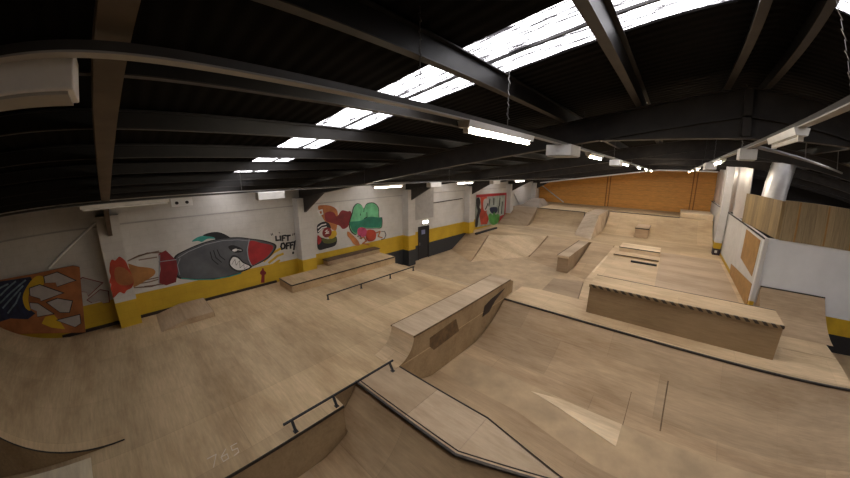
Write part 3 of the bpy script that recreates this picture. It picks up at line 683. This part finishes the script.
m.blob('bubble_shade', [(318, 215), (400, 205), (470, 175), (548, 180), (570, 184), (564, 250), (520, 258), (440, 258), (398, 256), (368, 300), (338, 284), (322, 250)], 'p_dgreen')
m.lines('bubble_mark', [[(400, 150), (402, 162)], [(452, 140), (455, 175), (430, 190)], [(430, 112), (428, 135)]], .04, 'p_black')
m.blob('orange_leg', [(300, 290), (330, 310), (380, 360), (395, 400), (355, 395), (322, 350), (300, 325)], 'p_orange')
m.blob('pink_patch', [(385, 265), (425, 260), (455, 285), (445, 325), (400, 330), (378, 300)], 'p_pink')
m.blob('red_patch', [(455, 285), (500, 278), (525, 300), (520, 350), (480, 370), (450, 350)], 'p_cloud')
m.lines('scribble', [[(400, 345), (430, 335), (450, 365), (420, 385), (470, 395)], [(530, 300), (560, 290), (545, 330), (575, 340)]], .06, 'p_orange')
m.lines('black_loop', [[(570, 290), (595, 290), (606, 315), (595, 345), (570, 355)], [(380, 330), (400, 320), (410, 350)]], .025, 'p_black')

# orange arrow board at the near end of the wall
t = thing('arrow_board', 'orange painted board of grey arrows with blue feather shapes at the far left', 'mural board', (XL + .12, -2.4, -3.2))
XB = XL + .1
m = Mural(t, (0, 220), 3.98, XB)
outline = [(-60, 240), (0, 240), (140, 214), (290, 182), (318, 188), (330, 330), (342, 447), (240, 450), (150, 452), (60, 455), (-60, 465)]
build(MB().prism([m.q(p) for p in outline], XL + .052, XB, 'X'), 'board', 'p_rust', t)
m.blob('blue_feathers', [(-60, 248), (0, 244), (60, 236), (120, 226), (130, 240), (112, 270), (100, 310), (110, 350), (140, 372), (110, 395), (40, 392), (-60, 425)], 'p_navy', smooth=False)
m.lines('feather_line', [[(0, 330), (40, 290), (100, 240)], [(10, 350), (55, 300), (90, 262)], [(0, 300), (30, 270), (60, 245)], [(30, 370), (62, 330), (80, 290)], [(-20, 280), (30, 255)]], .045, 'p_blue')
m.blob('yellow_swirl', [(120, 245), (150, 222), (178, 230), (172, 258), (140, 262), (118, 285), (112, 320), (120, 360), (98, 345), (90, 300)], 'p_yellow')
m.blob('yellow_corner', [(165, 412), (180, 385), (215, 378), (240, 405), (260, 434), (205, 428)], 'p_yellow', smooth=False)
for pts in ([(176, 225), (228, 208), (300, 240), (228, 264), (222, 248), (180, 250)], [(118, 272), (158, 258), (250, 290), (162, 322), (160, 312), (120, 300)],
            [(118, 330), (150, 332), (212, 372), (148, 384), (146, 362), (122, 352)], [(188, 328), (230, 312), (288, 322), (276, 366), (240, 366)], [(228, 398), (318, 376), (322, 410), (300, 424)]):
    m.blob('arrow_outline', pts, 'p_black', smooth=False, grow=.09); m.blob('arrow', pts, 'p_arrow', smooth=False)
t = thing('wall_arrows', 'two grey arrow shapes painted on the wall between board and first column', 'mural', (XL, -1.2, -2.9))
m = Mural(t, (0, 220), 3.98, XL)
for pts in ([(302, 250), (330, 230), (408, 250), (352, 302), (345, 286), (318, 284)], [(350, 318), (400, 278), (432, 284), (436, 326), (412, 330), (400, 320), (368, 328)]):
    m.blob('arrow_outline', pts, 'p_dred', smooth=False, grow=.1); m.blob('arrow', pts, 'p_arrow', smooth=False)

# red framed graffiti board further down the wall
t = thing('graffiti_board', 'red framed graffiti board with black drips and a green plant', 'mural board', (XL, 20.5, -2.9))
XG = XL + .06
m = Mural(t, (465, 188), 10.62, XG)
bd = [(108, 418), (122, 88), (436, 62), (412, 372)]
build(MB().prism([m.q(p) for p in bd], XL + .001, XG, 'X'), 'board', 'p_sage', t)
m.blob('red_wash', [(160, 100), (230, 95), (245, 180), (225, 260), (250, 330), (230, 385), (165, 390), (150, 300), (170, 200)], 'p_cloud', smooth=False)
m.blob('pale_patch', [(195, 130), (245, 118), (250, 200), (225, 240), (195, 230)], 'p_arrow')
m.blob('black_figure', [(118, 120), (145, 105), (160, 150), (150, 205), (165, 240), (140, 320), (130, 400), (108, 412), (112, 330), (130, 250), (118, 190)], 'p_black')
m.lines('drip', [[(262, 120), (250, 190)], [(305, 115), (303, 175)], [(370, 110), (362, 190)], [(395, 150), (385, 270)], [(240, 170), (215, 225)], [(355, 200), (350, 265)]], .14, 'p_black')
m.blob('blue_patch', [(265, 210), (335, 205), (340, 250), (300, 275), (265, 250)], 'p_navy')
m.blob('red_patch', [(370, 300), (425, 290), (412, 370), (360, 375), (345, 340)], 'p_red')
m.blob('plant', [(245, 300), (270, 270), (290, 290), (305, 250), (320, 285), (350, 275), (365, 310), (350, 360), (305, 392), (262, 370)], 'p_leaf')
for a, b in ((bd[1], bd[2]), (bd[2], bd[3])):
    m.lines('frame_bar', [[a, b]], .2, 'p_red')

# pipe braces and sensors on the wall
for lab, a, b in (('thin pale brace pipe leaning on the near end of the left wall', (49, 268), (96, 223)), ):
    (ya, za), (yb, zb) = wallpt(*a, XL + .05), wallpt(*b, XL + .05)
    tag(build(MB().tube([(XL + .05, ya, za), (XL + .05, yb, zb)], .03, 8), 'brace_pipe', 'lightgrey', None, (XL, ya, za)), lab, 'pipe')
tag(build(MB().tube([(XL + .12, 23.75, -1.3), (XL + .12, 25.6, -2.8)], .05, 8), 'brace_pipe', 'grey', None, (XL, 23.5, -2)), 'grey diagonal brace on the white wall near the corner hip', 'pipe')
tag(build(MB().tube([(-11.2, YB - .06, -1.2), (-8.8, YB - .06, -2.8)], .05, 8), 'brace_pipe', 'lightgrey', None, (-10, YB, -2)), 'pale diagonal brace pipe on the orange back wall', 'pipe')
tag(build(MB().tube([(XL + .03, 13.6, -1.85), (XL + .03, 16.6, -1.78)], .025, 8), 'wall_conduit', 'steel', None, (XL, 15, -1.8)), 'dark horizontal conduit on the white wall right of the exit door', 'pipe')

# ------------------------------------------------------------------ ceiling services
# lighting trunking with battens and boxes, hung on chains
def trunking(label, x, ya, yb, z, hangers):
    t = thing('lighting_trunking', label, 'lighting rail', (x, (ya + yb) / 2, z), 'lighting trunking runs')
    build(MB().box(x - .03, x + .03, ya, yb, z + .0085, z + .042), 'rail', 'trunk', t); build(MB().box(x - .032, x + .032, ya, yb, z, z + .008), 'lit_lower_edge', 'grey', t)  # pale strip puts the lit underside edge of the rail into colour
    for y in hangers:
        zt = roof_z(x) - .01
        mb = MB(); zz = z + .05; k = 0
        while zz < zt - .03:
            mb.tube([(x + (.012 if k % 2 else 0), y, zz), (x - (.012 if k % 2 else 0), y, min(zz + .06, zt))], .004, 5); zz += .055; k += 1
        build(mb, 'hanging_chain', 'chain', t)
    return t
def batten(label, x, ya, yb, z, lit=True):
    t = thing('batten_light', label, 'light', (x, (ya + yb) / 2, z - .07), 'fluorescent battens')
    build(MB().prism([(x - .06, z - .001), (x + .06, z - .001), (x + .045, z - .055), (x - .045, z - .055)], ya, yb, 'Y'), 'housing', 'lightgrey', t)
    build(MB().tube([(x, ya + .05, z - .075), (x, yb - .05, z - .075)], .018, 8), 'tube', lit if isinstance(lit, str) else 'tube' if lit else 'tube_off', t)
    for y in (ya + .04, yb - .04): build(MB().box(x - .02, x + .02, y - .015, y + .015, z - .095, z - .055), 'lampholder', 'lightgrey', t)
def boxed(label, x0, x1, ya, yb, z0, z1):
    t = thing('heater_box', label, 'box fitting', ((x0 + x1) / 2, (ya + yb) / 2, z0), 'white boxes on the lighting rails')
    build(MB().box(x0, x1, ya, yb, z0 + .012, z1), 'casing', 'lightgrey', t, bevel=.006)
    build(MB().box(x0 + .015, x1 - .015, ya + .02, yb - .02, z0, z0 + .011), 'underside_panel', 'grey', t)

ZT = .4
trunking('long lighting rail crossing the upper left of the photo', -1.37, -3, 27.0, ZT, (-2.5, 1.5, 2.75, 5.6, 9, 13, 18, 23))
boxed('large white box fitting on the rail at the upper left corner', -1.68, -1.43, -1.45, -.11, .29, .455)
batten('fluorescent batten on the left rail nearest the camera, below the rooflight', -1.37, 2.0, 3.3, ZT)
boxed('white box fitting on the left rail above the orange wall, nearer one', -1.55, -1.2, 4.35, 4.85, .24, ZT - .001)
batten('fluorescent batten on the left rail just past the nearer white box', -1.37, 6.1, 7.3, ZT)
boxed('small white box fitting on the left rail above the orange wall, farther one', -1.5, -1.24, 9.2, 9.75, .24, ZT - .001)
batten('fluorescent batten on the left rail beyond the small white box', -1.37, 10.6, 12.0, ZT)
for lab, y in (('added fluorescent batten on the left rail over the small block ledge', 15.2), ('added fluorescent batten on the left rail over the far deck', 19.4), ('added fluorescent batten at the far end of the left rail', 24.0)):
    batten(lab, -1.37, y, y + 1.5, ZT)  # far battens added to brighten the back of the hall
for lab, y in (('added fluorescent batten on the right rail over the smooth deck', 15.2), ('added fluorescent batten on the right rail over the back ramp', 19.4), ('added fluorescent batten at the far end of the right rail', 24.0)):
    batten(lab, .81, y, y + 1.5, ZT)  # added lamps as on the left rail, to lift the far end
trunking('lighting rail sloping down from the upper right of the photo', .81, -3, 27.0, ZT, (2.05, 5.9, 9.9, 14, 18, 23))
batten('fluorescent batten on the right rail under the dark roof', .81, 3.06, 3.99, ZT, False)
boxed('white box fitting on the right rail where the cross rail starts', .71, .91, 5.3, 5.52, .25, ZT - .001)
batten('fluorescent batten on the right rail toward the back', .81, 8.0, 9.4, ZT)
boxed('small white box fitting on the right rail left of the silver foil curtain', .68, .94, 10.4, 11.1, .22, ZT - .001)
# cross rail
t = thing('lighting_trunking', 'grey cross rail running off to the right from the white box', 'lighting rail', (3, 5.5, ZT), 'lighting trunking runs')
a, b = Vector((.86, 5.3, ZT + .03)), Vector((4.9, 12.6, ZT + .03)); build(MB().tube([a, b], .026, 8), 'rail', 'grey', t)
for f in (.3, .72):
    p = a.lerp(b, f); build(MB().tube([p, (p.x, p.y, roof_z(p.x) - .02)], .012, 6), 'hanging_chain', 'chain', t)
tag(build(MB().tube([(1.3, 2.9, .98), (1.32, 2.9, .8), (1.25, 2.92, .66), (1.16, 2.9, .7), (1.15, 2.88, .8), (1.24, 2.9, .82), (1.36, 2.9, .62), (1.42, 2.88, .5)], .008, 6), 'hanging_cable', 'lightgrey', None, (1.3, 2.9, .5)), 'loose looped cable hanging from the dark roof at the upper right', 'cable')

ZW = -.395; XW = -7.0
trunking('lighting rail running along in front of the white left wall', XW, -2.5, 27, ZW, (2.0, 5.3, 9.3, 13.3, 18))
batten('unlit fluorescent batten on the wall rail above the first column', XW, -.63, .68, ZW, False)
t = thing('twin_spot', 'white twin emergency spotlight box on the wall rail near the rocket tail', 'light', (XW, .9, -.56))
build(MB().box(XW - .08, XW, .71, 1.07, -.56, ZW - .001), 'casing', 'lightgrey', t, bevel=.005)
for y in (.8, .97): build(MB().tube([(XW, y, -.49), (XW + .02, y, -.49)], .03, 12), 'lens', 'dark', t)
for lab, ya, yb in (('white box fitting on the wall rail above the rocket nose', 2.3, 2.9), ('white box fitting on the wall rail above the exit door', 8.1, 8.7), ('white box fitting on the wall rail above the red framed board', 12.6, 13.3)):
    boxed(lab, XW - .1, XW + .1, ya, yb, -.57, ZW - .001)
for lab, ya in (('fluorescent batten on the wall rail above the green bubbles', 5.6), ('fluorescent batten on the wall rail right of the exit door', 9.8), ('fluorescent batten on the wall rail above the corner hip', 15.2)):
    batten(lab, XW, ya, ya + 1.2, ZW, 'tube_soft')

# ------------------------------------------------------------------ right side: partition, cabin, ducts
t = thing('white_partition', 'low white boarded partition along the right side of the hall', 'partition', (XR, 20, ZF))
build(MB().box(XR, XR + .12, 15.85, YB - .13, -4.0, -1.75), 'white_boarding', 'white', t)
build(MB().box(XR + .001, XR + .12, 12.9, 15.849, -3.85, -1.75), 'corner_boarding', 'white', t)
build(MB().box(XR + .001, XR + .12, 12.9, 15.849, ZF + .002, -3.851), 'yellow_corner_base', 'p_yellow', t)
build(MB().box(XR, XR + .12, 15.85, YB - .13, ZF + .002, -4.001), 'yellow_base', 'p_yellow', t)
build(MB().prism([(13.4, -1.9), (15.95, -1.9), (15.9, -3.05), (13.45, -3.15)], XR - .02, XR, 'X'), 'upper_plywood_panel', 'panel_brown', t)
build(MB().prism([(13.2, -3.35), (17.6, -3.72), (17.2, -4.62), (13.1, -4.3)], XR - .02, XR, 'X'), 'lower_plywood_panel', 'panel_brown', t)
build(MB().box(XR - .03, XR - .0, 12.9, YB - .13, -1.79, -1.74), 'capping', 'dark', t)
t = thing('painted_pillar', 'square pillar painted white, yellow and black in the right back corner', 'pillar', (2.6, 21.5, D))
build(MB().box(2.42, 2.765, 21.3, 21.8, -3.45, .8), 'white_shaft', 'white', t)
build(MB().box(2.42, 2.765, 21.3, 21.8, -3.78, -3.451), 'yellow_band', 'p_yellow', t)
build(MB().box(2.42, 2.765, 21.3, 21.8, D + .002, -3.781), 'black_base', 'sign', t)
build(MB().box(2.5, 2.62, 21.285, 21.299, -4.02, -3.88), 'notice', 'lightgrey', t)
t = thing('white_end_wall', 'plain white boarded wall facing the camera at the right edge', 'partition', (6, 13.1, ZF))
build(MB().box(XR, XE - .05, 13.0, 13.15, -3.9, -1.76), 'white_boarding', 'white_board', t)
build(MB().box(5.02, XE - .05, 13.0, 13.15, -4.45, -3.901), 'yellow_band', 'p_yellow', t)
build(MB().box(5.02, XE - .05, 13.0, 13.15, ZF + .002, -4.451), 'dark_base', 'dark', t)
t = thing('timber_cabin', 'brown vertical boarded timber cabin above the white wall at the right', 'cabin', (6, 14, -1.75))
build(MB().prism([(XR - .02, 17.2), (XR + .3, 12.95), (XR + .4, 12.95), (XR + .1, 17.2)], -1.735, -.55, 'Z'), 'side_cladding', 'cabin_side', t)
build(MB().box(XR + .4, XE - .06, 12.95, 13.05, -1.755, -.52), 'front_cladding', 'cabin', t)
for x in [3.6 + .9 * k for k in range(9)]: build(MB().box(x, x + .05, 12.925, 12.949, -1.75, -.54), 'cover_batten', 'panel_brown', t)
def duct(label, pts, r):
    t = thing('silver_duct', label, 'duct', pts[0], 'silver ducts'); P = [Vector(p) for p in pts]
    build(MB().tube(P, r, 28), 'pipe', 'duct', t, smooth=True)
    L = sum((b - a).length for a, b in zip(P, P[1:])); 
    for f in (.25, .5, .75):
        k = f * (len(P) - 1); i = int(k); p = P[i].lerp(P[i + 1], k - i); d = (P[i + 1] - P[i]).normalized()
        build(MB().tube([p - d * .02, p + d * .02], r + .012, 28), 'seam_band', 'duct', t, smooth=True)
t = thing('foil_curtain', 'tall silver foil curtain with soft folds above the white partition', 'curtain', (XR + .1, 24, -1.74))
mb = MB(); pr = []
for k in range(81):
    y = 17.25 + (YB - .2 - 17.25) * k / 80; pr.append((XR + .09 + .10 * sin((y - 17.25) * 2.1) + .03 * sin(y * 5.3), y))
mb.prism(pr + [(x + .02, y) for x, y in pr[::-1]], -1.735, .78, 'Z')
build(mb, 'sheet', 'foil', t, smooth=True)
build(MB().box(XR + .0, XR + .2, 17.25, YB - .2, .781, .84), 'head_rail', 'steel', t)
duct('bent silver duct leaning out of the roof behind the timber cabin', [(3.44, 16, -1.6), (3.48, 16, -.8), (3.55, 16, -.1), (3.66, 16, .5), (3.74, 16, .85)], .42)

# ------------------------------------------------------------------ world, camera, render
w = bpy.data.worlds.new('world'); S.world = w; w.use_nodes = True
w.node_tree.nodes['Background'].inputs[0].default_value = (.8, .86, 1, 1); w.node_tree.nodes['Background'].inputs[1].default_value = .5

for o in ROOTS: o.location.z += EYE
for o in bpy.data.objects:
    if '_o' in o: del o['_o']

cam = bpy.data.cameras.new('camera'); co = bpy.data.objects.new('camera', cam); C.objects.link(co)
cam.type = 'PANO'; cam.panorama_type = 'FISHEYE_LENS_POLYNOMIAL'; cam.fisheye_fov = radians(220)
cam.sensor_fit = 'HORIZONTAL'; cam.sensor_width = 36; cam.sensor_height = 36 * 478 / 850
cam.fisheye_polynomial_k0 = 0
cam.fisheye_polynomial_k1, cam.fisheye_polynomial_k2, cam.fisheye_polynomial_k3, cam.fisheye_polynomial_k4 = -.07721695, -.00089479936, .000229191215, -7.2924168e-06
co.location = (0, 0, EYE); co.rotation_euler = (pi / 2 + PIT, 0, -YAW)
cam.clip_start = .02; cam.clip_end = 200
S.camera = co
S.view_settings.view_transform = 'Standard'; S.view_settings.look = 'None'; S.view_settings.gamma = 1; S.view_settings.use_curve_mapping = False
S.view_settings.exposure = 3.2
S.cycles.max_bounces = 8; S.cycles.diffuse_bounces = 5
